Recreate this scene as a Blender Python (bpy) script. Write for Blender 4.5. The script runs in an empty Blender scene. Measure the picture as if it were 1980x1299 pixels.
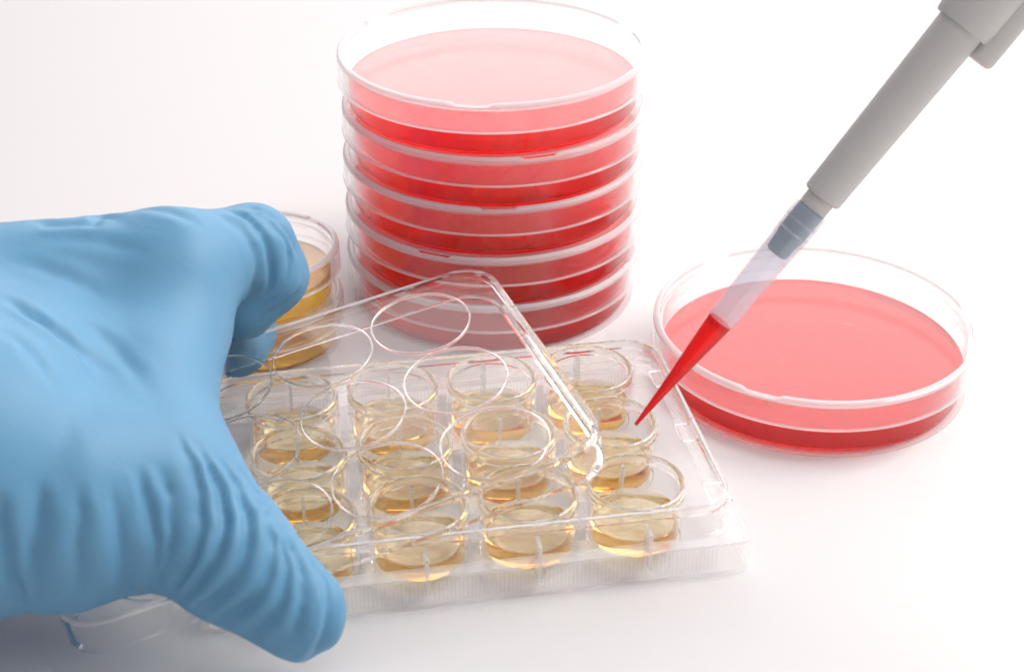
import bpy, bmesh, math, random
import numpy as np
from mathutils import Vector, Matrix
from mathutils.geometry import tessellate_polygon

random.seed(4)
MM = 0.001
R_ = math.radians
sc = bpy.context.scene
C = sc.collection

# ------------------------------------------------------------------ camera
cam_d = bpy.data.cameras.new('camera')
cam = bpy.data.objects.new('camera', cam_d); C.objects.link(cam)
cam.location = (0, 0, 0.23934)
cam.rotation_mode = 'XYZ'
cam.rotation_euler = (R_(90 - 30.235), 0, 0)
cam_d.sensor_fit = 'HORIZONTAL'; cam_d.sensor_width = 36.0
cam_d.lens = 36.0 * 3115.7 / 1980.0
cam_d.clip_start = 0.01; cam_d.clip_end = 50
cam_d.dof.use_dof = True; cam_d.dof.focus_distance = 0.425; cam_d.dof.aperture_fstop = 22
sc.camera = cam

# ------------------------------------------------------------------ light
world = bpy.data.worlds.new('World'); sc.world = world; world.use_nodes = True
bg = world.node_tree.nodes['Background']
bg.inputs[0].default_value = (1.0, 0.90, 0.94, 1); bg.inputs[1].default_value = 0.26

def area(name, loc, target, sx, sy, power, col=(1, 1, 1)):
    l = bpy.data.lights.new(name, 'AREA'); l.shape = 'RECTANGLE'; l.size = sx; l.size_y = sy
    l.energy = power; l.color = col
    o = bpy.data.objects.new(name, l); C.objects.link(o); o.location = loc
    o.rotation_euler = (Vector(target) - Vector(loc)).to_track_quat('-Z', 'Y').to_euler()
    return o
area('softbox_back', (0.75, 2.3, 1.15), (0.0, 0.4, 0.05), 4.2, 2.2, 49, (1, 0.968, 0.974))
area('softbox_key', (0.74, 0.56, 0.80), (0.08, 0.38, 0.0), 0.55, 0.55, 7.6, (1, 0.965, 0.92))
area('softbox_front', (0.35, -0.45, 1.5), (0.0, 0.38, 0.0), 1.0, 0.8, 4.2, (1, 0.98, 0.965))
sc.view_settings.view_transform = 'Standard'; sc.view_settings.look = 'None'
sc.view_settings.exposure = 0.34; sc.view_settings.gamma = 1.0
sc.cycles.use_denoising = True; sc.cycles.use_adaptive_sampling = True; sc.cycles.adaptive_threshold = 0.05
sc.cycles.max_bounces = 20; sc.cycles.transmission_bounces = 16; sc.cycles.glossy_bounces = 12
sc.cycles.diffuse_bounces = 4; sc.cycles.transparent_max_bounces = 80; sc.cycles.volume_bounces = 0
sc.cycles.caustics_reflective = True; sc.cycles.caustics_refractive = True
sc.cycles.sample_clamp_indirect = 6.0; sc.cycles.blur_glossy = 0.3

# ------------------------------------------------------------------ materials
def mat(name, **kw):
    m = bpy.data.materials.new(name); m.use_nodes = True
    b = m.node_tree.nodes['Principled BSDF']
    for k, v in kw.items():
        b.inputs[k.replace('_', ' ')].default_value = v
    return m
def N(m, t, **kw):
    n = m.node_tree.nodes.new(t)
    for k, v in kw.items(): setattr(n, k, v)
    return n
def L(m, a, b): m.node_tree.links.new(a, b)
def bump(m, scale, strength, dist=0.0002, detail=3.0, coord='Object'):
    b = m.node_tree.nodes['Principled BSDF']
    tc = N(m, 'ShaderNodeTexCoord'); nz = N(m, 'ShaderNodeTexNoise'); bp = N(m, 'ShaderNodeBump')
    nz.inputs['Scale'].default_value = scale; nz.inputs['Detail'].default_value = detail
    bp.inputs['Strength'].default_value = strength; bp.inputs['Distance'].default_value = dist
    L(m, tc.outputs[coord], nz.inputs['Vector']); L(m, nz.outputs['Fac'], bp.inputs['Height'])
    L(m, bp.outputs['Normal'], b.inputs['Normal'])
    return nz
def absorb(m, col, density):
    va = N(m, 'ShaderNodeVolumeAbsorption'); va.inputs['Color'].default_value = (*col, 1)
    va.inputs['Density'].default_value = density
    L(m, va.outputs[0], m.node_tree.nodes['Material Output'].inputs['Volume'])

def schlick(m, f0):
    """reflectance of a thin wall, the same from both of its sides"""
    ge = N(m, 'ShaderNodeNewGeometry'); dt = N(m, 'ShaderNodeVectorMath', operation='DOT_PRODUCT')
    L(m, ge.outputs['Normal'], dt.inputs[0]); L(m, ge.outputs['Incoming'], dt.inputs[1])
    out = dt.outputs['Value']
    for (op, k) in (('ABSOLUTE', None), ('SUBTRACT', 1.0), ('POWER', 5.0), ('MULTIPLY', 1 - f0), ('ADD', f0)):
        mt = N(m, 'ShaderNodeMath', operation=op)
        if op == 'SUBTRACT': mt.inputs[0].default_value = k; L(m, out, mt.inputs[1])
        else:
            L(m, out, mt.inputs[0])
            if k is not None: mt.inputs[1].default_value = k
        out = mt.outputs[0]
    return out
def thin_plastic(name, tint, rough=0.02, f0=0.045, white=0.0):
    """clear thin wall: light passes straight, Fresnel gloss; white = share of milky scatter (moulded edges, painted-in rim highlights and lid veil)"""
    m = bpy.data.materials.new(name); m.use_nodes = True; nt = m.node_tree
    nt.nodes.remove(nt.nodes['Principled BSDF']); out = nt.nodes['Material Output']
    tr = N(m, 'ShaderNodeBsdfTransparent'); tr.inputs[0].default_value = (*tint, 1)
    gl = N(m, 'ShaderNodeBsdfGlossy'); gl.inputs['Roughness'].default_value = rough; gl.inputs['Color'].default_value = (1, 1, 1, 1)
    body = tr.outputs[0]
    if white > 0:
        df = N(m, 'ShaderNodeBsdfDiffuse'); df.inputs[0].default_value = (.97, .97, .98, 1)
        tl = N(m, 'ShaderNodeBsdfTranslucent'); tl.inputs[0].default_value = (.97, .97, .98, 1)
        m1 = N(m, 'ShaderNodeMixShader'); m1.inputs[0].default_value = .5
        L(m, df.outputs[0], m1.inputs[1]); L(m, tl.outputs[0], m1.inputs[2])
        m2 = N(m, 'ShaderNodeMixShader'); m2.inputs[0].default_value = white
        L(m, body, m2.inputs[1]); L(m, m1.outputs[0], m2.inputs[2]); body = m2.outputs[0]
    mx = N(m, 'ShaderNodeMixShader'); L(m, schlick(m, f0), mx.inputs[0])
    L(m, body, mx.inputs[1]); L(m, gl.outputs[0], mx.inputs[2]); L(m, mx.outputs[0], out.inputs['Surface'])
    return m
M = {}
M['table'] = mat('white_table', Base_Color=(0.74, 0.73, 0.735, 1), Roughness=0.55, Specular_IOR_Level=0.3)
nz = bump(M['table'], 60, 0.12, 0.0004, 4)
M['dish_plastic'] = thin_plastic('dish_plastic', (.998, .998, .998), .015, .02)
M['dish_edge'] = thin_plastic('dish_edge', (.995, .995, .995), .05, .03, .75)  # white share paints light glowing in the rims; scratches use it too
M['lid_wall_veil'] = thin_plastic('lid_wall_veil', (.995, .995, .995), .03, .03, .10)  # milky share paints the pale reflection veil into the lid's side wall
M['ridge'] = thin_plastic('grip_ridge', (.99, .985, .98), .03, .03, .04)
M['dish_line'] = thin_plastic('dish_line', (.995, .995, .995), .05, .03, .45)  # weaker painted highlight for foot, base lip and lower lid edge
M['plate_plastic'] = mat('plate_plastic', Base_Color=(1, 0.995, 0.99, 1), Roughness=0.01, IOR=1.5, Transmission_Weight=1.0)
M['plate_edge'] = thin_plastic('plate_edge', (.985, .982, .98), .04, .04, .42)
M['plate_panel'] = thin_plastic('plate_panel', (.995, .993, .99), .02, .022)
M['agar_red'] = mat('red_agar', Base_Color=(0.999, 0.018, 0.010, 1), Roughness=0.12, IOR=1.34,
                    Transmission_Weight=0.85, Subsurface_Weight=1.0, Subsurface_Scale=0.006)
M['agar_red'].node_tree.nodes['Principled BSDF'].inputs['Subsurface Radius'].default_value = (1.0, 0.08, 0.06)
M['agar_yellow'] = mat('amber_agar', Base_Color=(0.996, 0.62, 0.10, 1), Roughness=0.12, IOR=1.34,
                       Transmission_Weight=0.85, Subsurface_Weight=1.0, Subsurface_Scale=0.004)
for k_ in ('agar_red', 'agar_yellow'): bump(M[k_], 55, 0.25, 0.0006, 3)
M['medium'] = mat('yellow_medium', Base_Color=(1, 1, 1, 1), Roughness=0.0, IOR=1.33, Transmission_Weight=1.0)
absorb(M['medium'], (0.995, 0.765, 0.14), 95.0)
M['pip_shaft'] = mat('pipette_grey', Base_Color=(0.64, 0.63, 0.605, 1), Roughness=0.45, Specular_IOR_Level=0.35)
bump(M['pip_shaft'], 900, 0.05, 0.0001)
M['pip_nose'] = mat('pipette_nose', Base_Color=(0.25, 0.38, 0.44, 1), Roughness=0.4)
M['pip_tip_low'] = thin_plastic('tip_plastic_clear', (.998, .99, .99), .08, .02)
M['pip_tip'] = thin_plastic('tip_plastic', (.955, .96, .985), .10, .05, .2)
M['tip_liquid'] = mat('red_liquid', Base_Color=(0.995, 0.014, 0.010, 1), Roughness=0.3, IOR=1.33, Transmission_Weight=0.75,
                      Subsurface_Weight=1.0, Subsurface_Scale=0.007)
M['tip_liquid'].node_tree.nodes['Principled BSDF'].inputs['Subsurface Radius'].default_value = (1.0, 0.05, 0.04)
M['glove'] = mat('nitrile_glove', Base_Color=(0.125, 0.325, 0.515, 1), Roughness=0.52, Specular_IOR_Level=0.4,
                 Subsurface_Weight=0.1, Subsurface_Scale=0.002)
m = M['glove']; nz = bump(m, 1600, 0.16, 0.0001, 2)
bp1 = m.node_tree.nodes['Bump']; bp2 = N(m, 'ShaderNodeBump'); mp = N(m, 'ShaderNodeMapping'); n2 = N(m, 'ShaderNodeTexNoise'); tc = N(m, 'ShaderNodeTexCoord')
mp.inputs['Rotation'].default_value = (0.3, 0.5, 0.6); mp.inputs['Scale'].default_value = (170, 260, 170)
n2.inputs['Scale'].default_value = 1.0; n2.inputs['Detail'].default_value = 4; n2.inputs['Distortion'].default_value = 0.6
bp2.inputs['Strength'].default_value = 0.12; bp2.inputs['Distance'].default_value = 0.0009
L(m, tc.outputs['Object'], mp.inputs['Vector']); L(m, mp.outputs[0], n2.inputs['Vector']); L(m, n2.outputs['Fac'], bp2.inputs['Height'])
L(m, bp2.outputs['Normal'], bp1.inputs['Normal'])

# ------------------------------------------------------------------ mesh helpers (all lengths in mm)
def finish(name, bm, m, parent=None, sharp=0.6, smooth=True):
    bmesh.ops.recalc_face_normals(bm, faces=bm.faces[:])
    if smooth:
        for f in bm.faces: f.smooth = True
        for e in bm.edges:
            if len(e.link_faces) == 2 and e.calc_face_angle(0) > sharp: e.smooth = False
    me = bpy.data.meshes.new(name); bm.to_mesh(me); bm.free()
    for q in (m if isinstance(m, (list, tuple)) else [m]): me.materials.append(q)
    o = bpy.data.objects.new(name, me); C.objects.link(o); o.parent = parent
    return o
def ring_loft(bm, loops, close_section=True, cap=False, mi={}):
    """loops: list of equal-length point lists in mm; each loop is cyclic."""
    vs = [[bm.verts.new(Vector(p) * MM) for p in lp] for lp in loops]
    n = len(vs[0]); k = len(vs)
    for a in range(k if close_section else k - 1):
        A, B = vs[a], vs[(a + 1) % k]
        for i in range(n):
            j = (i + 1) % n
            bm.faces.new((A[i], A[j], B[j], B[i])).material_index = mi.get(a, 0)
    if cap:
        bm.faces.new(vs[0]); bm.faces.new(vs[-1])
def circle(r, z, n=128, cx=0, cy=0):
    return [(cx + r * math.cos(2 * math.pi * i / n), cy + r * math.sin(2 * math.pi * i / n), z) for i in range(n)]
def lathe(bm, prof, n=128, cx=0, cy=0, closed=True, zfun=None, edge=()):
    """prof: [(r,z)...]; r=0 points become poles."""
    k = len(prof); rows = []
    for (r, z) in prof:
        if r <= 1e-9: rows.append([bm.verts.new(Vector((cx, cy, z)) * MM)])
        else:
            lp = circle(r, z, n, cx, cy)
            if zfun: lp = [(x, y, zfun(i, r, zz)) for i, (x, y, zz) in enumerate(lp)]
            rows.append([bm.verts.new(Vector(p) * MM) for p in lp])
    for a in range(k if closed else k - 1):
        A, B = rows[a], rows[(a + 1) % k]
        if len(A) == 1 and len(B) == 1: continue
        for i in range(n):
            j = (i + 1) % n
            if len(A) == 1: f = bm.faces.new((A[0], B[j], B[i]))
            elif len(B) == 1: f = bm.faces.new((A[i], A[j], B[0]))
            else: f = bm.faces.new((A[i], A[j], B[j], B[i]))
            if a in edge: f.material_index = edge[a] if isinstance(edge, dict) else 1
def rrect(hx, hy, r, z, n=10):
    """rounded rectangle loop, half sizes hx, hy"""
    pts = []
    for (sx, sy, a0) in ((1, 1, 0), (-1, 1, 90), (-1, -1, 180), (1, -1, 270)):
        for i in range(n + 1):
            a = R_(a0 + 90.0 * i / n)
            pts.append((sx * (hx - r) + r * math.cos(a), sy * (hy - r) + r * math.sin(a), z))
    return pts
def box(bm, x0, x1, y0, y1, z0, z1):
    v = [bm.verts.new(Vector((x, y, z)) * MM) for z in (z0, z1) for (x, y) in ((x0, y0), (x1, y0), (x1, y1), (x0, y1))]
    for q in ((0, 3, 2, 1), (4, 5, 6, 7), (0, 1, 5, 4), (1, 2, 6, 5), (2, 3, 7, 6), (3, 0, 4, 7)):
        bm.faces.new([v[i] for i in q])
def empty(name, loc, rot=(0, 0, 0)):
    o = bpy.data.objects.new(name, None); C.objects.link(o)
    o.location = Vector(loc) * MM; o.rotation_euler = rot; o.empty_display_size = 0.01
    return o
def tag(o, label, cat, group=None):
    o['label'] = label; o['category'] = cat
    if group: o['group'] = group
    return o
def copy_tree(o, parent=None):
    c = o.copy(); C.objects.link(c); c.parent = parent
    for ch in list(o.children): copy_tree(ch, c)
    return c

# ------------------------------------------------------------------ table
bm = bmesh.new()
box(bm, -2200, 2200, -1200, 2600, -30, 0)
t = finish('table', bm, M['table'], None, smooth=False); t['kind'] = 'structure'

# ------------------------------------------------------------------ petri dishes
def petri_dish(name, Rl, H, agar_top, agar_mat, lid_h):
    """lid outer radius Rl, height H (top of lid plate); raised stacking rim in three arcs on the lid"""
    root = empty(name, (0, 0, 0))
    Rb = Rl - 1.75
    bm = bmesh.new()     # base: foot ring, floor, wall
    lathe(bm, [(0, .4), (Rb - 2.2, .4), (Rb - 2.0, 0.05), (Rb - .9, 0.0), (Rb + .1, .1), (Rb + .2, .3), (Rb, .6), (Rb, H - 1.75), (Rb - .25, H - 1.5),
               (Rb - .75, H - 1.5), (Rb - 1.0, H - 1.75), (Rb - 1.1, 1.75), (Rb - 1.5, 1.35), (0, 1.35)], closed=False, edge=(1, 2, 3, 4, 5, 7, 8, 9))
    finish('base', bm, [M['dish_plastic'], M['dish_line']], root)
    bm = bmesh.new()
    Ra = Rb - 1.16
    lathe(bm, [(0, 1.4), (Ra - .6, 1.4), (Ra, 1.85), (Ra, agar_top + .35), (Ra - .25, agar_top + .12), (Ra - 1.0, agar_top), (0, agar_top)], closed=False)
    finish('agar', bm, agar_mat, root)
    bm = bmesh.new()     # lid: plate, raised rim in arcs, side wall
    n = 192; rim = .85
    gaps = [-90, 30, 150]
    def zf(i, r, z):
        if z <= H + .01: return z
        a = 360.0 * i / n
        d = min(abs((a - g + 180) % 360 - 180) for g in gaps)
        return H + (z - H) * (1.0 if d > 7.0 else .12)
    zb = H - lid_h
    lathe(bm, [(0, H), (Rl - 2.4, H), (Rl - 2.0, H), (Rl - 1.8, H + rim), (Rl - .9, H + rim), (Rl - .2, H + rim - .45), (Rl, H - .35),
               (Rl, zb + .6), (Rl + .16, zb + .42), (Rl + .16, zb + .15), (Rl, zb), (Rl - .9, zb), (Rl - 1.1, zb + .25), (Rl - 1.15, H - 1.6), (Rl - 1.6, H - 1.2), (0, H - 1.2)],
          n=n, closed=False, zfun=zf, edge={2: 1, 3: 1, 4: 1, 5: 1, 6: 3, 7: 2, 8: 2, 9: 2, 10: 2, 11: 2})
    finish('lid', bm, [M['dish_plastic'], M['dish_edge'], M['dish_line'], M['lid_wall_veil']], root)
    return root

SCRATCHES = [(91.9, 389.5, 95.0, 387.8, .07), (49.6, 397.8, 50.0, 397.2, .2), (47.8, 387.0, 48.1, 386.3, .18), (113.3, 359.5, 114.0, 358.8, .15), (69.5, 351.2, 72.0, 350.3, .06)]
RED = 'stacked red agar dishes'
red0 = petri_dish('petri_dish', 44.9, 15.3, 6.6, M['agar_red'], 7.4)
SX, SY = -5.7, 443.0
stack_labels = ['bottom red agar petri dish of the tall stack, behind the well plate',
                'second red agar petri dish from the bottom of the tall stack',
                'middle red agar petri dish of the five in the tall stack',
                'second red agar petri dish from the top of the tall stack',
                'topmost red agar petri dish of the tall stack, its lid fully in view']
jit = [(.0, .0), (.35, -.2), (.2, .4), (.75, -.4), (.1, .0)]
gapa = [-45, -22.7, 2.3, 16.7, -6.6]
for k in range(5):
    o = red0 if k == 0 else copy_tree(red0)
    o.location = Vector((SX + jit[k][0], SY + jit[k][1], 15.36 * k + .02)) * MM
    o.rotation_euler = (R_((0, .12, -.1, .15, .05)[k]), R_((0, -.1, .12, .1, -.12)[k]), R_(gapa[k]))
    tag(o, stack_labels[k], 'petri dish', RED)
o = petri_dish('petri_dish', 44.9, 16.5, 6.6, M['agar_red'], 7.6)
o.location = Vector((84.4, 391.0, .02)) * MM; o.rotation_euler = (0, 0, R_(-27))
tag(o, 'single red agar petri dish lying flat on the table under the pipette', 'petri dish')
ld = [c for c in o.children if c.name.startswith('lid')][0]
for (x0, y0, x1, y1, w) in SCRATCHES:        # short scratches and specks on the lid
    a = Vector((x0 - 84.4, y0 - 391.0, 0)); b = Vector((x1 - 84.4, y1 - 391.0, 0))
    a.rotate(Matrix.Rotation(R_(27), 3, 'Z')); b.rotate(Matrix.Rotation(R_(27), 3, 'Z'))
    n_ = Vector((-(b - a).y, (b - a).x, 0)).normalized() * w
    bm = bmesh.new()
    ring_loft(bm, [[(p.x, p.y, z) for p in (a, a.lerp(b, .5) - n_, b, a.lerp(b, .5) + n_)] for z in (16.51, 16.55)], close_section=False, cap=True)
    finish('scratch', bm, M['dish_edge'], ld, smooth=False)
yel0 = petri_dish('petri_dish', 22.5, 15.3, 8.0, M['agar_yellow'], 7.0)
YX, YY = -71.3, 408.5
for k in range(2):
    o = yel0 if k == 0 else copy_tree(yel0)
    o.location = Vector((YX + (0, -.4)[k], YY, 15.32 * k + .02)) * MM; o.rotation_euler = (0, 0, R_((70, 20)[k]))
    tag(o, ['lower small petri dish of amber agar, on the table behind the gloved fingers',
            'upper small petri dish of amber agar, stacked behind the gloved index finger'][k], 'petri dish', 'small amber agar dishes')

# ------------------------------------------------------------------ twelve well plate
PX, PY, YAW = 29.30, 312.60, 0.1773
plate = empty('well_plate', (PX, PY, 0.02), (0, 0, YAW))
tag(plate, 'clear twelve well culture plate half filled with yellow medium', 'well plate')
# local frame: origin at the front right well, columns run to -x, rows to +y
CX, CY = -39.0, 26.0
def shift(lp): return [(x + CX, y + CY, z) for (x, y, z) in lp]
P_ = 'plate_plastic'
HX, HY = 63.8, 42.7
bm = bmesh.new()     # skirt with flange, then the inset upper wall
sec = [(HX, HY, 3.0, 0), (HX, HY, 3.0, 8.4), (HX - .3, HY - .3, 3.0, 8.8), (HX - 3.0, HY - 3.0, 8.5, 8.8), (HX - 3.4, HY - 3.4, 8.5, 9.2),
       (HX - 3.55, HY - 3.55, 9.0, 15.2), (HX - 3.6, HY - 3.6, 9.0, 17.2), (HX - 3.8, HY - 3.8, 9, 17.5), (HX - 4.6, HY - 4.6, 8.4, 17.5), (HX - 4.8, HY - 4.8, 8.4, 17.2), (HX - 4.8, HY - 4.8, 8.4, 15.2),
       (HX - 4.8, HY - 4.8, 8.4, 8.0), (HX - 4.5, HY - 4.5, 8.0, 7.6), (HX - 1.5, HY - 1.5, 2.4, 7.6), (HX - 1.3, HY - 1.3, 2.0, 7.2), (HX - 1.2, HY - 1.2, 2.0, 0)]
ring_loft(bm, [shift(rrect(a, b, r, z)) for (a, b, r, z) in sec], mi={1: 1, 3: 1, 5: 2, 6: 2, 7: 2, 8: 2, 9: 2, 12: 1, 15: 1})
finish('skirt', bm, [M['plate_panel'], M['plate_edge'], M[P_]], plate, sharp=.5)
bm = bmesh.new()     # deck with twelve holes
outer = shift(rrect(HX - 4.9, HY - 4.9, 8.3, 0)); RH = 12.05
polys = [outer]
for i in range(4):
    for j in range(3):
        polys.append(circle(RH, 0, 64, -26.0 * i, 26.0 * j)[::-1])
tris = tessellate_polygon([[Vector(p) for p in lp] for lp in polys])
flat = [p for lp in polys for p in lp]
for z in (13.2, 14.4):
    pass
vt = [bm.verts.new(Vector((p[0], p[1], 14.6)) * MM) for p in flat]
vb = [bm.verts.new(Vector((p[0], p[1], 13.4)) * MM) for p in flat]
for (a, b, c) in tris:
    if len({a, b, c}) == 3:
        bm.faces.new((vt[a], vt[b], vt[c])); bm.faces.new((vb[c], vb[b], vb[a]))
s = 0
for lp in polys:
    n = len(lp)
    for i in range(n):
        bm.faces.new((vt[s + i], vt[s + (i + 1) % n], vb[s + (i + 1) % n], vb[s + i]))
    s += n
finish('deck', bm, M['plate_panel'], plate, sharp=.4)
# wells with medium
bm = bmesh.new()
lathe(bm, [(0, 1.4), (11.2, 1.4), (11.5, 1.7), (11.8, 14.9), (11.95, 17.0), (11.8, 17.4), (11.5, 17.6), (11.1, 17.55), (10.85, 17.3), (10.7, 16.8), (10.65, 15.0), (10.7, 8.2), (10.75, 3.2), (10.2, 2.6), (0, 2.6)], n=72, closed=False, edge=(1, 3, 4, 5, 6, 7, 8, 9, 12))
well0 = finish('well', bm, [M['plate_panel'], M[P_]], plate)
bm = bmesh.new()
lathe(bm, [(0, 2.66), (10.1, 2.66), (10.66, 3.2), (10.62, 7.9), (10.3, 7.35), (9.6, 6.98), (8.6, 6.8), (7.4, 6.72), (0, 6.7)], n=72, closed=False)
med0 = finish('medium', bm, M['medium'], well0)
for i in range(4):
    for j in range(3):
        w = well0 if (i, j) == (0, 0) else copy_tree(well0, plate)
        w.location = Vector((-26.0 * i, 26.0 * j, 0)) * MM
# webs from the end wells to the skirt and between neighbouring wells
bm = bmesh.new(); box(bm, -.45, .45, 0, 4.5, 3.0, 13.3); web0 = finish('web', bm, M['plate_edge'], plate, sharp=.3)
bm = bmesh.new(); box(bm, -.4, .4, -1.0, 1.0, 2.0, 13.3); link0 = finish('rib', bm, M['plate_edge'], plate, sharp=.3)
first = True
for i in range(4):
    for (y, ang) in ((-11.45, 180), (63.45, 0)):
        w = web0 if first else copy_tree(web0, plate); first = False
        w.location = Vector((-26.0 * i, y + (-.05 if ang else .05), 0)) * MM; w.rotation_euler = (0, 0, R_(ang))
first = True
for i in range(4):
    for j in range(3):
        for (dx, dy, a) in ((-13, 0, 90), (0, 13, 0)):
            if (a and i == 3) or (not a and j == 2): continue
            w = link0 if first else copy_tree(link0, plate); first = False
            w.location = Vector((-26.0 * i + dx, 26.0 * j + dy, 0)) * MM; w.rotation_euler = (0, 0, R_(a))
# fine grip ridges moulded on the inside of the long skirt walls
for sgn in (-1, 1):
    bm = bmesh.new()
    for i in range(-58, 59):
        x = CX + i * .95
        if abs(((x + 13) % 26) - 13) < 1.2: continue
        y0 = CY + sgn * (HY - 1.25); y1 = CY + sgn * (HY - 1.65)
        v = [bm.verts.new(Vector(p) * MM) for z in (1.0, 6.9) for p in ((x - .24, y0, z), (x + .24, y0, z), (x, y1, z))]
        for q in ((0, 1, 2), (3, 5, 4), (0, 3, 4, 1), (1, 4, 5, 2), (2, 5, 3, 0)): bm.faces.new([v[k] for k in q])
    g = finish('grip_ridges', bm, M['ridge'], plate, smooth=False); g['kind'] = 'stuff'
# raised marks of the deck's right border
for (x, y) in ((19.0, -4.0), (19.0, 22.0), (19.0, 48.0)):
    bm = bmesh.new()
    ring_loft(bm, [[(px * k + x, py * k + y, z) for (px, py) in ((-2.6, -4), (2.6, -4), (2.6, 4), (-2.6, 4))] for (k, z) in ((1, 14.65), (1, 15.0), (.9, 15.0), (.9, 14.65))])
    finish('deck_mark', bm, M[P_], plate, sharp=.3)

# ------------------------------------------------------------------ plate lid, lifted and tilted
lidm = Matrix.Translation(Vector((-3.974, 303.783, 34.966)) * MM) @ Matrix.Rotation(0.3665, 4, 'Z') @ Matrix.Rotation(-0.1477, 4, 'Y') @ Matrix.Rotation(0.0701, 4, 'X')
lid = empty('plate_lid', (0, 0, 0)); lid.matrix_world = lidm
tag(lid, 'clear plastic plate lid with moulded rings, tilted in the gloved hand', 'lid')
LX, LY = 62.2, 41.2
bm = bmesh.new()
sec = [(LX - .3, LY - .3, 9.6, -7.8), (LX, LY, 9.8, -7.5), (LX, LY, 9.8, .6), (LX - .5, LY - .5, 9.6, 1.2), (LX - 1.6, LY - 1.6, 9, 1.2), (LX - 1.9, LY - 1.9, 9, .8)]
ins = [(LX - 1.9, LY - 1.9, 9, -.4), (LX - 1.2, LY - 1.2, 9.3, -.9), (LX - 1.1, LY - 1.1, 9.3, -7.5), (LX - .3, LY - .3, 9.6, -7.8)]
loops = [shift(rrect(a, b, r, z)) for (a, b, r, z) in sec + ins[:-1]]
vs = [[bm.verts.new(Vector(p) * MM) for p in lp] for lp in loops]
n = len(vs[0]); k = len(vs)
for a in range(k):
    if a == 5: continue                    # the panel closes this step
    for i in range(n):
        bm.faces.new((vs[a][i], vs[a][(i + 1) % n], vs[(a + 1) % k][(i + 1) % n], vs[(a + 1) % k][i])).material_index = {2: 1, 3: 1, 4: 1, 6: 1, 0: 1, 8: 1}.get(a, 0)
bm.faces.new(vs[5]); bm.faces.new(vs[6][::-1])
finish('panel', bm, [M['plate_panel'], M[P_], M['plate_edge']], lid, sharp=.5)
bm = bmesh.new()
lathe(bm, [(12.25, -.45), (12.7, -.45), (12.7, -.9), (12.6, -1.1), (12.35, -1.1), (12.25, -.9)], n=80)
r0 = finish('ring_rib', bm, M[P_], lid)
for i in range(4):
    for j in range(3):
        w = r0 if (i, j) == (0, 0) else copy_tree(r0, lid)
        w.location = Vector((-26.0 * i, 26.0 * j, 0)) * MM

# ------------------------------------------------------------------ pipette
tip_p = Vector((30.32, 331.24, 21.0)); axis = Vector((0.592, 0.158, 0.79)).normalized()
pip = empty('micropipette', tip_p)
zx = axis; xx = Vector((zx.z, 0, -zx.x)).normalized(); yx = zx.cross(xx)      # local x points down to the right
pip.matrix_world = Matrix.Translation(tip_p * MM) @ Matrix((xx, yx, zx)).transposed().to_4x4()
tag(pip, 'grey micropipette with a clear tip of red liquid over the plate', 'pipette')
bm = bmesh.new()
lathe(bm, [(.62, 0), (.7, .2), (1.75, 14), (3.35, 31.5), (3.45, 33.5), (3.95, 58), (4.15, 59), (4.3, 67.4), (4.2, 67.6), (3.85, 67.6), (3.75, 67.2), (3.65, 59),
           (3.5, 58), (3.05, 33.5), (2.95, 31.5), (1.35, 14), (.36, .1), (.4, 0)], n=64, edge=(0, 1, 2, 3, 13, 14, 15, 16, 17))
tip = finish('tip', bm, [M['pip_tip'], M['pip_tip_low']], pip)
bm = bmesh.new()
lathe(bm, [(0, .1), (.40, .1), (1.42, 14), (3.02, 31.5), (3.12, 33.4), (2.8, 32.4), (1.8, 31.7), (0, 31.5)], n=48, closed=False)
finish('liquid', bm, M['tip_liquid'], tip)
for z in (60.5, 63.6):
    bm = bmesh.new()
    lathe(bm, [(4.17 + (z - 60) * .02, z), (4.36, z + .15), (4.36, z + .45), (4.17 + (z - 60) * .02, z + .6)], n=64); finish('tip_ridge', bm, M['pip_tip'], tip)
bm = bmesh.new()
lathe(bm, [(0, 54.3), (2.3, 54.3), (2.9, 55.0), (3.0, 58), (3.4, 60), (3.5, 67.8), (0, 67.8)], n=64, closed=False)
finish('nose_cone', bm, M['pip_nose'], pip)
bm = bmesh.new()
lathe(bm, [(0, 67.85), (3.55, 67.85), (3.6, 71.2), (4.3, 71.2), (4.8, 71.7), (4.85, 73.5), (5.75, 121), (0, 121)], n=64, closed=False)
finish('shaft', bm, M['pip_shaft'], pip)
bm = bmesh.new()
lathe(bm, [(0, 120.3), (6.6, 120.3), (7.0, 120.8), (7.3, 124), (7.6, 150), (0, 150)], n=64, closed=False)
finish('ejector_collar', bm, M['pip_shaft'], pip)
bm = bmesh.new()
ring_loft(bm, [[(x * k + 8.3, y * k, z) for (x, y, _) in rrect(3.4, 4.2, 3.0, 0, 6)] for (k, z) in ((.7, 116.5), (.88, 116.8), (.97, 117.5), (1, 118.4), (1, 150))], close_section=False, cap=True)
finish('ejector_arm', bm, M['pip_shaft'], pip)
bm = bmesh.new()
lathe(bm, [(0, 150.1), (11.5, 150.1), (13, 153), (14.5, 220), (13, 250), (8, 256), (0, 256)], n=64, closed=False)
finish('handle', bm, M['pip_shaft'], pip)

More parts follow.
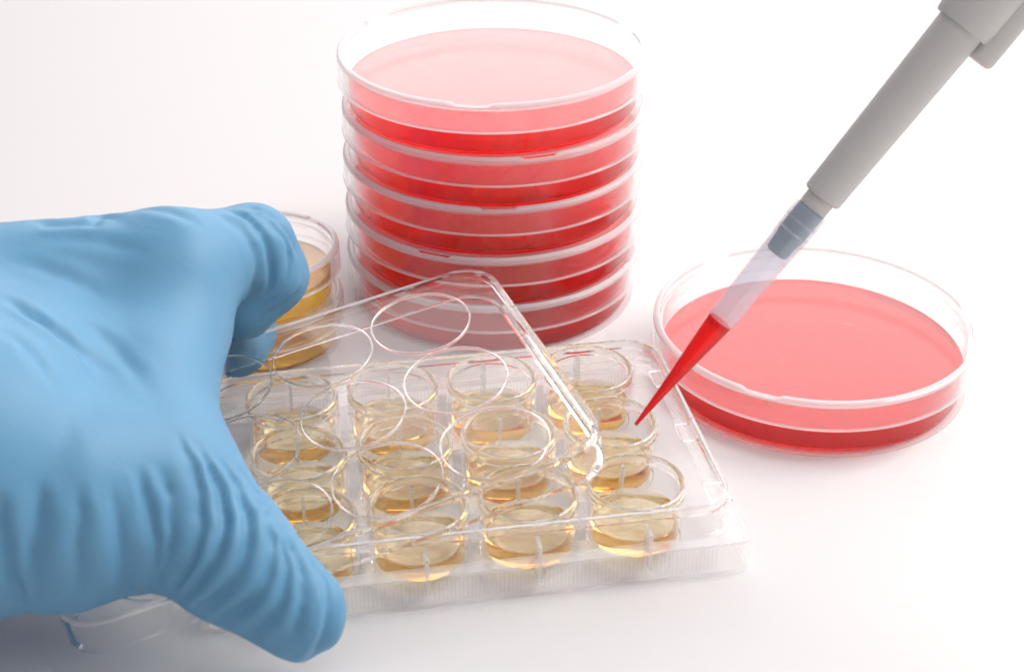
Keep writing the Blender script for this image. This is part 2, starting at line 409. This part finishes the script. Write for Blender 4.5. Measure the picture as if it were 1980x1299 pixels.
#HAND
# ------------------------------------------------------------------ gloved hand (one continuous skin)
# joints in mm: (x, y, z, radius)
PALM = [[(-153.4, 317.2, 64.6, 17.0), (-127.7, 320.1, 63.8, 15.0), (-80.5, 336.1, 61.4, 13.2)],
        [(-152.5, 303.2, 44.6, 34.0), (-131.1, 313.6, 46.5, 26.0), (-93.7, 334.1, 49.9, 18.0)],
        [(-139.7, 272.6, 51.7, 34.0), (-116.4, 274.0, 48.2, 33.0), (-93.7, 273.6, 41.4, 24.0), (-78.5, 282.3, 38.6, 17.0)],
        [(-134.4, 299.9, 54.9, 26.0), (-105.0, 298.8, 53.0, 19.0), (-86.1, 303.9, 49.9, 14.5)],
        [(-79.2, 323.6, 51.8, 13.5), (-80.3, 303.6, 45.3, 12.5), (-78.5, 282.3, 38.6, 16.0)]]
FINGERS = [[(-78.5, 282.3, 38.6, 17.0), (-59.0, 268.7, 29.1, 13.6), (-44.7, 262.1, 19.8, 10.2)],
           [(-80.5, 336.1, 61.4, 13.2), (-64.2, 354.9, 57.9, 10.5), (-60.4, 355.0, 50.1, 9.3), (-67.1, 351.1, 43.4, 8.6)],
           [(-95.5, 353.0, 46.6, 12.0), (-77.0, 375.9, 34.2, 10.0), (-71.1, 365.1, 27.8, 8.9), (-71.2, 358.9, 27.0, 8.2)],
           [(-111.9, 361.7, 35.8, 12.0), (-93.2, 383.5, 23.6, 9.5), (-85.0, 372.7, 16.9, 8.6), (-86.4, 362.4, 19.1, 8.0)],
           [(-125.5, 367.7, 26.1, 11.0), (-105.7, 385.0, 16.2, 8.5), (-96.8, 373.1, 11.7, 7.6), (-97.3, 362.2, 12.8, 7.0)]]
FBLEND = [8, 7, 5, 5, 5]
def round_cones(P, chain):
    """signed distance of points P to a chain of tapered capsules, blended"""
    best = None
    for (a, b) in zip(chain[:-1], chain[1:]):
        A = np.array(a[:3]); B = np.array(b[:3]); ba = B - A
        h = np.clip(((P - A) @ ba) / (ba @ ba), 0, 1)
        d = np.linalg.norm(P - A - h[:, None] * ba, axis=1) - (a[3] + (b[3] - a[3]) * h)
        best = d if best is None else smin(best, d, 2.5)
    return best
def smin(a, b, k):
    h = np.maximum(k - np.abs(a - b), 0) / k
    return np.minimum(a, b) - h * h * k * .25
def surface_nets(F, org, st):
    """naive surface nets on a scalar grid, negative inside"""
    nx, ny, nz = F.shape
    ins = F < 0
    cnt = np.zeros((nx - 1, ny - 1, nz - 1), int); acc = np.zeros((nx - 1, ny - 1, nz - 1, 3)); ne = np.zeros((nx - 1, ny - 1, nz - 1))
    corner = [(i, j, k) for i in (0, 1) for j in (0, 1) for k in (0, 1)]
    def sub(A, c): return A[c[0]:nx - 1 + c[0], c[1]:ny - 1 + c[1], c[2]:nz - 1 + c[2]]
    for c in corner:
        for ax in range(3):
            if c[ax]: continue
            d = list(c); d[ax] = 1
            fa, fb = sub(F, c), sub(F, d); cr = (fa < 0) != (fb < 0)
            tt = np.where(cr, fa / np.where(cr, fa - fb, 1), 0)
            for q in range(3):
                acc[..., q] += np.where(cr, c[q] + (tt if q == ax else 0), 0)
            ne += cr
    act = ne > 0
    idx = -np.ones(act.shape, int); idx[act] = np.arange(act.sum())
    cell = np.argwhere(act)
    V = org + st * (cell + acc[act] / ne[act][:, None])
    faces = []
    for ax in range(3):
        o1, o2 = (ax + 1) % 3, (ax + 2) % 3
        sl0 = [slice(None)] * 3; sl1 = [slice(None)] * 3; sl0[ax] = slice(0, -1); sl1[ax] = slice(1, None)
        cr = ins[tuple(sl0)] != ins[tuple(sl1)]
        E = np.argwhere(cr)
        ok = (E[:, o1] > 0) & (E[:, o2] > 0) & (E[:, o1] < F.shape[o1] - 1) & (E[:, o2] < F.shape[o2] - 1)
        E = E[ok]; flip = ins[tuple(sl0)][tuple(E.T)]
        def at(d1, d2):
            Q = E.copy(); Q[:, o1] -= d1; Q[:, o2] -= d2; return idx[tuple(Q.T)]
        q = np.stack([at(1, 1), at(0, 1), at(0, 0), at(1, 0)], 1)
        q[~flip] = q[~flip][:, ::-1]
        faces.append(q)
    return V, np.concatenate(faces)

PTS = np.array([j[:3] for ch in PALM + FINGERS for j in ch]); RAD = np.array([j[3] for ch in PALM + FINGERS for j in ch])
STEP = 0.75
lo = (PTS - RAD[:, None]).min(0) - 4; hi = (PTS + RAD[:, None]).max(0) + 4
lo[0] = max(lo[0], -165.0)
dim = np.ceil((hi - lo) / STEP).astype(int) + 1
G = np.stack(np.meshgrid(*[lo[q] + STEP * np.arange(dim[q]) for q in range(3)], indexing='ij'), -1).reshape(-1, 3)
pal = None
for ch in PALM:
    d = round_cones(G, ch); pal = d if pal is None else smin(pal, d, 12.0)
fld = None
for kf, ch in zip(FBLEND, FINGERS):
    d = smin(pal, round_cones(G, ch), kf); fld = d if fld is None else np.minimum(fld, d)
fld = np.maximum(fld, -(G[:, 0] - lo[0] - 2.0))
HV, HF = surface_nets(fld.reshape(dim), lo, STEP)
# relax the grid steps
nb = np.concatenate([HF[:, [0, 1]], HF[:, [1, 2]], HF[:, [2, 3]], HF[:, [3, 0]]]); nb = np.concatenate([nb, nb[:, ::-1]])
deg = np.bincount(nb[:, 0], minlength=len(HV))[:, None]
def average(X):
    return np.stack([np.bincount(nb[:, 0], X[nb[:, 1], q], len(HV)) for q in range(X.shape[1])], 1) / deg
for _ in range(8): HV = HV + .6 * (average(HV) - HV)
def normals(V):
    n = np.cross(V[HF[:, 2]] - V[HF[:, 0]], V[HF[:, 3]] - V[HF[:, 1]])
    out = np.stack([sum(np.bincount(HF[:, c], n[:, q], len(V)) for c in range(4)) for q in range(3)], 1)
    return out / np.maximum(np.linalg.norm(out, axis=1, keepdims=True), 1e-9)
# creases of the loose glove: each a polyline in mm with depth and half width
FOLDS = [
    ('finger', 1.25, [(-69.1, 352.3, 69.7), (-67.6, 350.4, 70.0), (-66.2, 349.5, 69.8), (-64.9, 349.1, 69.4), (-63.8, 348.7, 68.8), (-62.7, 348.2, 68.2), (-61.8, 347.6, 67.4), (-60.9, 347.0, 66.5), (-60.2, 346.4, 65.5), (-59.6, 346.0, 64.5), (-59.1, 345.7, 63.4), (-58.7, 345.5, 62.4), (-58.5, 345.3, 61.5), (-58.3, 345.2, 60.6), (-58.2, 345.1, 59.6), (-58.2, 345.0, 58.7), (-58.2, 345.0, 57.7), (-58.3, 345.0, 56.6), (-58.4, 344.9, 55.6), (-58.6, 344.9, 54.6), (-58.9, 344.9, 53.5), (-59.3, 344.8, 52.5), (-59.8, 344.7, 51.4), (-60.4, 344.6, 50.2), (-60.9, 344.5, 49.1), (-61.5, 344.4, 48.0)]),
    ('finger', 1.0, [(-61.0, 352.3, 68.3), (-59.8, 351.4, 67.5), (-58.6, 350.8, 66.5), (-57.4, 350.6, 65.4), (-56.4, 350.4, 64.3), (-55.6, 350.4, 63.1), (-55.1, 350.3, 61.9), (-54.7, 350.2, 60.7), (-54.4, 350.0, 59.5), (-54.3, 349.8, 58.4), (-54.2, 349.4, 57.4), (-54.3, 349.0, 56.4), (-54.4, 348.5, 55.5), (-54.6, 348.0, 54.6), (-54.9, 347.5, 53.7), (-55.3, 347.0, 52.9), (-55.7, 346.6, 52.2), (-56.3, 346.2, 51.6), (-56.9, 345.8, 51.0), (-57.6, 345.5, 50.3), (-58.2, 345.3, 49.6)]),
    ('finger', 0.7, [(-71.4, 345.1, 72.2), (-70.0, 344.3, 71.8), (-68.7, 344.1, 71.2), (-67.4, 344.0, 70.5), (-66.2, 343.9, 69.7), (-65.2, 343.7, 68.9), (-64.2, 343.3, 68.0), (-63.4, 342.9, 67.1), (-62.7, 342.5, 66.0), (-62.2, 342.1, 64.9), (-61.7, 341.9, 63.8), (-61.4, 341.6, 62.7), (-61.1, 341.5, 61.7), (-61.0, 341.3, 60.5), (-61.0, 341.2, 59.4), (-61.1, 341.1, 58.1), (-61.4, 341.0, 56.8), (-61.9, 341.0, 55.4), (-62.5, 341.4, 53.7), (-63.3, 342.7, 51.5), (-64.0, 343.5, 49.6)]),
    ('finger', 0.8, [(-65.1, 355.4, 69.1), (-63.6, 354.1, 69.1), (-62.2, 353.6, 68.8), (-60.8, 353.3, 68.3), (-59.6, 353.0, 67.7), (-58.4, 352.7, 67.0), (-57.3, 352.4, 66.1), (-56.2, 352.1, 64.9), (-55.2, 352.0, 63.5), (-54.4, 352.2, 62.0), (-53.8, 352.5, 60.5), (-53.3, 352.8, 59.1), (-53.1, 352.6, 57.9), (-52.8, 352.2, 56.9), (-52.6, 351.7, 55.9), (-52.4, 351.3, 54.8)]),
    ('finger', 0.9, [(-61.6, 344.3, 46.0), (-60.9, 344.5, 46.4), (-60.1, 344.8, 46.9), (-59.3, 345.0, 47.3), (-58.6, 345.3, 47.9), (-57.9, 345.5, 48.5), (-57.1, 345.7, 49.3), (-56.4, 346.0, 50.1), (-55.7, 346.4, 51.0), (-55.1, 346.9, 51.8), (-54.6, 347.4, 52.5), (-54.2, 347.9, 53.1), (-54.0, 348.3, 53.7), (-53.8, 348.7, 54.2), (-53.7, 349.1, 54.7), (-53.5, 349.6, 55.2)]),
    ('finger', 0.7, [(-60.8, 344.7, 44.7), (-59.8, 345.2, 44.9), (-58.8, 345.7, 45.1), (-57.8, 346.2, 45.4), (-56.9, 346.6, 45.6), (-55.9, 347.1, 46.0), (-55.1, 347.6, 46.5), (-54.2, 348.0, 47.1), (-53.4, 348.6, 47.7), (-52.7, 349.3, 48.2), (-51.9, 350.3, 48.5)]),
    ('soft', 1.125, [(-109.8, 324.1, 77.5), (-109.2, 325.4, 77.5), (-108.7, 326.9, 77.4), (-108.2, 328.6, 77.3), (-107.7, 330.6, 76.9), (-105.6, 327.8, 77.2), (-104.4, 328.2, 77.1), (-103.0, 328.7, 76.9), (-101.5, 329.2, 76.8), (-100.0, 329.6, 76.7), (-98.6, 330.1, 76.5), (-97.1, 330.4, 76.4), (-95.6, 330.7, 76.2), (-95.4, 336.2, 75.4), (-93.4, 334.6, 75.8), (-91.7, 333.5, 76.0), (-90.2, 332.6, 76.0), (-88.8, 331.6, 76.0), (-87.4, 330.8, 75.9), (-86.2, 330.1, 75.7), (-84.9, 329.4, 75.4)]),
    ('soft', 0.875, [(-90.6, 339.7, 74.7), (-88.9, 339.0, 75.3), (-87.5, 339.1, 75.5), (-86.1, 339.3, 75.6), (-84.7, 339.1, 75.9), (-83.1, 338.6, 76.1), (-81.6, 337.9, 76.2), (-80.0, 337.3, 76.2), (-78.4, 336.7, 76.1), (-77.0, 336.3, 75.8), (-75.7, 336.0, 75.4), (-74.5, 335.6, 75.0), (-73.5, 335.2, 74.5), (-72.4, 334.9, 73.9), (-71.5, 334.6, 73.2), (-70.5, 334.5, 72.5)]),
    ('soft', 0.625, [(-108.9, 320.2, 76.7), (-106.8, 321.1, 76.5), (-104.7, 322.0, 76.3), (-102.6, 322.8, 76.1), (-100.4, 323.6, 75.9), (-98.3, 324.2, 75.6), (-96.1, 324.6, 75.3), (-93.9, 324.8, 74.8), (-91.7, 324.9, 74.3), (-89.6, 324.9, 73.9), (-87.6, 324.7, 73.5), (-85.8, 324.4, 73.1), (-84.2, 324.1, 72.7), (-82.7, 323.8, 72.3), (-81.3, 323.5, 71.9), (-79.8, 323.2, 71.4)]),
    ('soft', 0.875, [(-112.2, 313.4, 76.0), (-110.7, 313.6, 75.5), (-109.2, 313.9, 75.0), (-107.7, 314.2, 74.5), (-106.2, 314.4, 74.0), (-104.6, 314.5, 73.5), (-103.0, 314.6, 72.9), (-101.4, 314.6, 72.3), (-99.8, 314.6, 71.6), (-98.2, 314.5, 70.9), (-96.7, 314.4, 70.1), (-95.2, 314.3, 69.2), (-93.7, 314.0, 68.4), (-92.2, 313.5, 67.6), (-90.7, 312.8, 67.0), (-89.1, 311.9, 66.5)]),
    ('soft', 2.0, [(-110.8, 297.1, 76.8), (-109.8, 296.8, 76.6), (-108.7, 296.6, 76.4), (-107.7, 296.3, 76.1), (-106.8, 296.1, 75.9), (-105.8, 295.7, 75.6), (-104.9, 295.2, 75.4), (-104.0, 294.7, 75.2), (-103.1, 294.0, 75.1), (-102.2, 293.3, 74.9), (-101.2, 292.6, 74.7), (-100.1, 291.9, 74.3), (-98.9, 291.4, 73.9), (-97.8, 290.9, 73.3), (-96.6, 290.5, 72.6), (-95.5, 290.2, 71.9), (-94.3, 289.8, 71.1), (-93.2, 289.4, 70.2), (-92.1, 289.1, 69.3), (-91.0, 288.9, 68.2), (-89.9, 288.8, 67.1), (-88.7, 288.8, 65.8), (-87.6, 288.7, 64.6), (-86.3, 288.4, 63.5), (-84.9, 287.7, 62.6), (-83.4, 286.7, 61.9)]),
    ('soft', 0.875, [(-104.1, 279.9, 78.5), (-102.8, 279.5, 77.9), (-101.6, 279.1, 77.3), (-100.3, 278.8, 76.6), (-99.1, 278.4, 76.0), (-98.0, 277.9, 75.3), (-96.9, 277.1, 74.6), (-96.0, 276.2, 74.0), (-95.0, 275.3, 73.3), (-94.1, 274.4, 72.5), (-93.3, 273.6, 71.7), (-92.4, 273.0, 70.8), (-91.6, 272.5, 70.0), (-90.7, 272.0, 69.0), (-89.9, 271.5, 68.1), (-89.1, 271.0, 67.2)]),
    ('soft', 0.625, [(-97.1, 299.9, 71.7), (-95.2, 299.2, 70.8), (-93.4, 298.8, 69.7), (-91.7, 298.6, 68.6), (-90.0, 298.3, 67.5), (-88.4, 297.8, 66.4), (-86.9, 297.0, 65.5), (-85.5, 296.1, 64.6), (-84.2, 295.1, 63.7), (-82.9, 294.0, 62.9), (-81.4, 292.7, 62.0), (-79.9, 291.1, 61.1), (-78.3, 288.9, 60.4), (-76.6, 286.5, 59.8), (-74.9, 284.0, 59.2), (-73.3, 281.7, 58.6)]),
    ('palm', 0.9, [(-79.6, 260.7, 56.1), (-79.2, 259.8, 54.9), (-78.8, 259.1, 53.7), (-78.5, 258.4, 52.4), (-78.2, 257.8, 51.0), (-77.9, 257.2, 49.5), (-77.7, 256.7, 47.8), (-77.5, 256.3, 45.9), (-77.4, 256.0, 43.8), (-77.4, 255.8, 41.6), (-77.4, 255.9, 39.3), (-77.4, 256.2, 36.9), (-77.6, 256.7, 34.4), (-77.9, 257.6, 31.5), (-78.4, 259.4, 27.9), (-85.8, 283.0, 18.4)]),
    ('palm', 1.1, [(-74.8, 266.0, 55.2), (-74.3, 265.0, 54.0), (-73.9, 264.1, 52.7), (-73.4, 263.4, 51.4), (-73.1, 262.7, 50.1), (-72.7, 262.0, 48.8), (-72.4, 261.5, 47.4), (-72.1, 261.0, 46.1), (-71.8, 260.5, 44.7), (-71.6, 260.1, 43.4), (-71.5, 259.7, 42.0), (-71.4, 259.4, 40.7), (-71.5, 259.1, 39.4), (-71.6, 258.8, 38.1), (-71.7, 258.6, 36.7), (-72.0, 258.5, 35.3), (-72.3, 258.5, 33.9), (-72.7, 258.7, 32.4), (-73.3, 259.0, 30.8), (-73.9, 259.7, 28.9), (-74.8, 261.0, 26.5)]),
    ('palm', 1.25, [(-70.9, 268.5, 53.4), (-70.5, 267.5, 52.3), (-70.0, 266.6, 51.0), (-69.5, 265.7, 49.8), (-69.1, 264.9, 48.5), (-68.8, 264.0, 47.3), (-68.7, 263.2, 46.2), (-68.6, 262.5, 45.0), (-68.7, 261.8, 43.9), (-68.8, 261.1, 42.7), (-68.9, 260.5, 41.5), (-69.2, 259.8, 40.1), (-69.6, 259.2, 38.5), (-70.1, 258.8, 36.8), (-70.6, 258.6, 35.0), (-71.2, 258.5, 33.4), (-71.8, 258.7, 31.9), (-72.5, 259.0, 30.5), (-73.2, 259.5, 29.2), (-74.0, 260.3, 27.6), (-75.1, 262.0, 25.2)]),
    ('palm', 0.8, [(-84.6, 257.4, 57.5), (-84.4, 256.5, 56.4), (-84.2, 255.6, 55.2), (-84.1, 254.9, 54.1), (-84.0, 254.1, 52.8), (-83.9, 253.4, 51.4), (-84.0, 252.6, 49.8), (-84.2, 252.0, 48.2), (-84.5, 251.4, 46.3), (-84.7, 250.9, 44.4), (-84.9, 250.7, 42.4), (-85.1, 250.6, 40.3), (-85.2, 250.8, 38.1), (-85.4, 251.2, 35.7), (-85.7, 251.9, 33.0), (-86.2, 253.3, 29.8)]),
    ('palm', 0.9, [(-91.1, 255.4, 59.8), (-91.1, 254.5, 58.5), (-91.1, 253.6, 57.1), (-91.1, 252.8, 55.7), (-91.2, 252.1, 54.3), (-91.3, 251.4, 52.8), (-91.6, 250.7, 51.4), (-91.9, 250.1, 49.8), (-92.4, 249.6, 48.2), (-92.8, 249.2, 46.5), (-93.1, 248.9, 44.7), (-93.4, 248.8, 42.6), (-93.6, 248.9, 40.3), (-93.9, 249.2, 37.8), (-94.2, 249.8, 35.0), (-94.8, 251.0, 31.7)]),
    ('palm', 1.25, [(-97.8, 250.0, 61.0), (-97.6, 249.3, 59.3), (-97.5, 248.7, 57.6), (-97.3, 248.2, 55.9), (-97.3, 247.7, 54.0), (-97.2, 247.4, 52.2), (-97.1, 247.2, 50.3), (-97.1, 247.1, 48.4), (-97.1, 247.1, 46.4), (-97.2, 247.2, 44.3), (-97.2, 247.5, 42.1), (-97.1, 247.9, 39.8), (-97.1, 248.6, 37.4), (-97.1, 249.5, 34.8), (-97.2, 250.8, 31.8), (-97.8, 253.1, 28.0)]),
    ('thumb', 1.0, [(-69.9, 276.7, 56.3), (-69.0, 275.7, 55.5), (-68.1, 274.8, 54.6), (-67.3, 273.9, 53.7), (-66.5, 273.1, 52.8), (-65.9, 272.2, 51.9), (-65.3, 271.3, 50.9), (-64.7, 270.3, 49.9), (-64.3, 269.3, 48.9), (-63.9, 268.3, 47.9), (-63.6, 267.3, 46.9), (-63.3, 266.1, 45.8), (-63.0, 264.9, 44.7), (-62.9, 263.7, 43.6), (-62.8, 262.4, 42.4), (-62.9, 261.3, 41.4), (-63.0, 260.2, 40.3), (-63.4, 259.2, 39.1), (-63.8, 258.4, 37.9), (-64.4, 257.8, 36.6), (-65.1, 257.4, 35.3), (-65.9, 257.2, 34.0), (-66.8, 257.3, 32.7), (-67.9, 257.6, 31.2), (-69.1, 258.2, 29.5), (-70.4, 259.3, 27.4)]),
    ('thumb', 1.2, [(-66.6, 276.9, 54.3), (-65.5, 275.9, 53.3), (-64.4, 275.1, 52.1), (-63.4, 274.4, 51.0), (-62.4, 273.6, 49.8), (-61.6, 272.7, 48.7), (-60.9, 271.6, 47.6), (-60.2, 270.4, 46.6), (-59.7, 269.2, 45.6), (-59.2, 267.7, 44.7), (-58.8, 266.2, 43.9), (-58.6, 264.7, 43.1), (-58.4, 263.2, 42.3), (-58.4, 261.7, 41.5), (-58.6, 260.4, 40.6), (-58.9, 259.2, 39.6), (-59.4, 258.2, 38.6), (-60.0, 257.4, 37.4), (-60.8, 256.7, 36.2), (-61.7, 256.1, 34.9), (-62.7, 255.9, 33.6), (-63.7, 255.8, 32.3), (-64.8, 255.9, 30.9), (-66.0, 256.4, 29.4), (-67.3, 257.3, 27.5), (-69.0, 259.6, 24.5)]),
    ('thumb', 1.2, [(-62.2, 276.7, 50.7), (-61.2, 276.0, 49.5), (-60.1, 275.4, 48.2), (-59.0, 274.8, 46.9), (-58.0, 274.1, 45.8), (-57.1, 273.0, 44.7), (-56.2, 271.4, 43.9), (-55.5, 269.6, 43.3), (-54.8, 267.5, 42.7), (-54.3, 265.6, 42.1), (-53.9, 263.9, 41.4), (-53.7, 262.3, 40.5), (-53.7, 260.9, 39.5), (-53.9, 259.6, 38.5), (-54.2, 258.4, 37.4), (-54.6, 257.4, 36.3), (-55.2, 256.5, 35.1), (-56.0, 255.8, 33.9), (-56.9, 255.2, 32.7), (-57.9, 254.8, 31.5), (-59.0, 254.6, 30.3), (-60.1, 254.7, 29.1), (-61.4, 254.9, 28.1), (-62.8, 255.3, 26.9), (-64.2, 256.2, 25.5), (-66.0, 258.0, 23.2)]),
    ('thumb', 1.25, [(-59.6, 278.9, 48.2), (-58.3, 278.2, 46.5), (-56.9, 277.6, 44.7), (-55.5, 276.9, 43.0), (-54.1, 275.4, 41.8), (-52.7, 273.0, 41.3), (-51.6, 270.6, 41.0), (-50.7, 268.6, 40.4), (-50.0, 266.9, 39.7), (-49.5, 265.4, 38.9), (-49.1, 263.9, 38.0), (-48.9, 262.4, 37.0), (-48.8, 261.0, 36.0), (-48.9, 259.7, 35.0), (-49.2, 258.5, 33.9), (-49.5, 257.4, 32.9), (-50.0, 256.5, 32.0), (-50.6, 255.7, 31.0), (-51.4, 255.1, 30.1), (-52.3, 254.6, 29.1), (-53.4, 254.3, 28.1), (-54.7, 254.2, 27.1), (-56.2, 254.3, 26.0), (-57.9, 254.6, 24.9), (-59.7, 255.4, 23.3), (-61.9, 257.6, 20.5)]),
    ('thumb', 0.9, [(-54.2, 273.6, 42.3), (-52.9, 271.9, 41.7), (-51.5, 270.2, 41.0), (-50.2, 268.9, 40.0), (-49.0, 267.7, 39.0), (-48.1, 266.6, 37.9), (-47.4, 265.4, 36.9), (-46.9, 264.1, 35.9), (-46.5, 262.8, 34.9), (-46.2, 261.5, 34.0), (-46.0, 260.2, 33.1), (-46.0, 259.0, 32.2), (-46.0, 257.8, 31.3), (-46.2, 256.8, 30.4), (-46.4, 255.9, 29.4), (-46.8, 255.1, 28.5), (-47.3, 254.5, 27.6), (-47.8, 254.0, 26.7), (-48.5, 253.6, 25.8), (-49.3, 253.4, 25.0), (-50.1, 253.3, 24.1), (-51.0, 253.3, 23.2), (-52.0, 253.5, 22.3), (-53.1, 254.0, 21.3), (-54.3, 254.7, 20.0), (-55.7, 256.6, 17.7)]),
    ('thumb', 0.9, [(-49.3, 267.4, 39.2), (-48.3, 266.6, 38.1), (-47.3, 265.9, 36.9), (-46.4, 265.2, 35.6), (-45.5, 264.5, 34.5), (-44.7, 263.5, 33.5), (-44.1, 262.3, 32.6), (-43.7, 261.1, 31.8), (-43.3, 259.9, 31.0), (-43.1, 258.8, 30.2), (-43.0, 257.6, 29.3), (-42.9, 256.6, 28.4), (-43.0, 255.5, 27.4), (-43.1, 254.5, 26.3), (-43.4, 253.7, 25.3), (-43.8, 253.1, 24.2), (-44.3, 252.7, 23.3), (-44.9, 252.4, 22.4), (-45.7, 252.2, 21.5), (-46.5, 252.2, 20.6), (-47.2, 252.4, 19.4)]),
    ('thumb', 1.25, [(-43.7, 269.1, 32.0), (-42.8, 268.2, 31.3), (-41.9, 267.3, 30.5), (-41.0, 266.3, 29.8), (-40.2, 265.3, 29.1), (-39.5, 264.2, 28.5), (-38.8, 262.9, 28.1), (-38.3, 261.7, 27.6), (-37.9, 260.5, 27.1), (-37.6, 259.5, 26.4), (-37.3, 258.5, 25.7), (-37.2, 257.6, 24.9), (-37.2, 256.8, 23.9), (-37.3, 256.0, 22.9), (-37.5, 255.4, 21.9), (-37.7, 254.9, 20.7), (-38.1, 254.5, 19.6), (-38.5, 254.3, 18.3), (-39.1, 254.3, 16.9), (-39.7, 254.7, 15.0), (-44.6, 267.5, 11.3)])]
HN = normals(HV)
disp = np.zeros(len(HV))
def warp(P):
    s1 = np.sin(P @ np.array([.31, .17, -.23]) * 1.3) + np.sin(P @ np.array([-.19, .37, .29]) * 1.9 + 1.0)
    s2 = np.sin(P @ np.array([.23, -.33, .31]) * 1.5 + 2.0) + np.sin(P @ np.array([.41, .11, -.27]) * 2.1 + .5)
    return P + .18 * np.stack([s1, s2, s1 - s2], 1)
HW = warp(HV)
def fold_distance(pl):
    P = np.array(pl, float); seg = np.linalg.norm(P[1:] - P[:-1], axis=1); cum = np.concatenate([[0], np.cumsum(seg)])
    bd = np.full(len(HW), 1e9); bt = np.zeros(len(HW))
    near = np.where(np.all((HW > P.min(0) - 12) & (HW < P.max(0) + 12), axis=1))[0]
    Q = HW[near]; d0 = bd[near]; t0 = bt[near]
    for i in range(len(seg)):
        ba = P[i + 1] - P[i]; h = np.clip(((Q - P[i]) @ ba) / max(ba @ ba, 1e-6), 0, 1)
        d = np.linalg.norm(Q - P[i] - h[:, None] * ba, axis=1)
        m = d < d0; d0[m] = d[m]; t0[m] = (cum[i] + h[m] * seg[i]) / cum[-1]
    bd[near] = d0; bt[near] = t0
    return bd, bt
# bunched film: sharp creases with rounded strips between neighbouring folds
for (grp, amp, reach) in (('finger', 1.7, 2.6), ('palm', 2.0, 4.5), ('thumb', 2.4, 3.4)):
    fl = [fold_distance(pl) for (g, w, pl) in FOLDS if g == grp]; ws = np.array([w for (g, w, pl) in FOLDS if g == grp])
    D = np.stack([f[0] for f in fl]); Tt = np.stack([f[1] for f in fl])
    o_ = np.argsort(D, axis=0); r_ = np.arange(D.shape[1])
    d1 = D[o_[0], r_]; d2 = np.minimum(D[o_[1], r_], 2.6 * reach); t1 = Tt[o_[0], r_]
    d2 = np.maximum(d2, d1)
    u = np.clip(2 * d1 / np.maximum(d1 + d2, 1e-6), 0, 1)
    strip = np.sin(u * math.pi / 2) ** .8
    env = np.clip(np.minimum(t1, 1 - t1) / .2, 0, 1); env = env * env * (3 - 2 * env)
    env = env * np.exp(-(d1 / (1.6 * reach)) ** 4) * ws[o_[0]]
    disp += amp * env * (strip - .75)
# broad soft folds
for (g, w, pl) in FOLDS:
    if g != 'soft': continue
    d, t1 = fold_distance(pl); env = np.clip(np.minimum(t1, 1 - t1) / .4, 0, 1); env = env * env * (3 - 2 * env)
    disp += w * env * (-.75 * np.exp(-np.power(d / 1.7, 1.4)) + .35 * np.exp(-((d - 3.2) / 1.8) ** 2))
HV = HV + HN * disp[:, None]
for _ in range(3): HV = HV + .35 * (average(HV) - HV)
me = bpy.data.meshes.new('gloved_hand'); me.from_pydata((HV * MM).tolist(), [], HF.tolist()); me.update()
me.polygons.foreach_set('use_smooth', [True] * len(me.polygons)); me.materials.append(M['glove'])
hand = bpy.data.objects.new('gloved_hand', me); C.objects.link(hand)
tag(hand, 'hand in a wrinkled blue nitrile glove gripping the clear plate lid', 'hand')
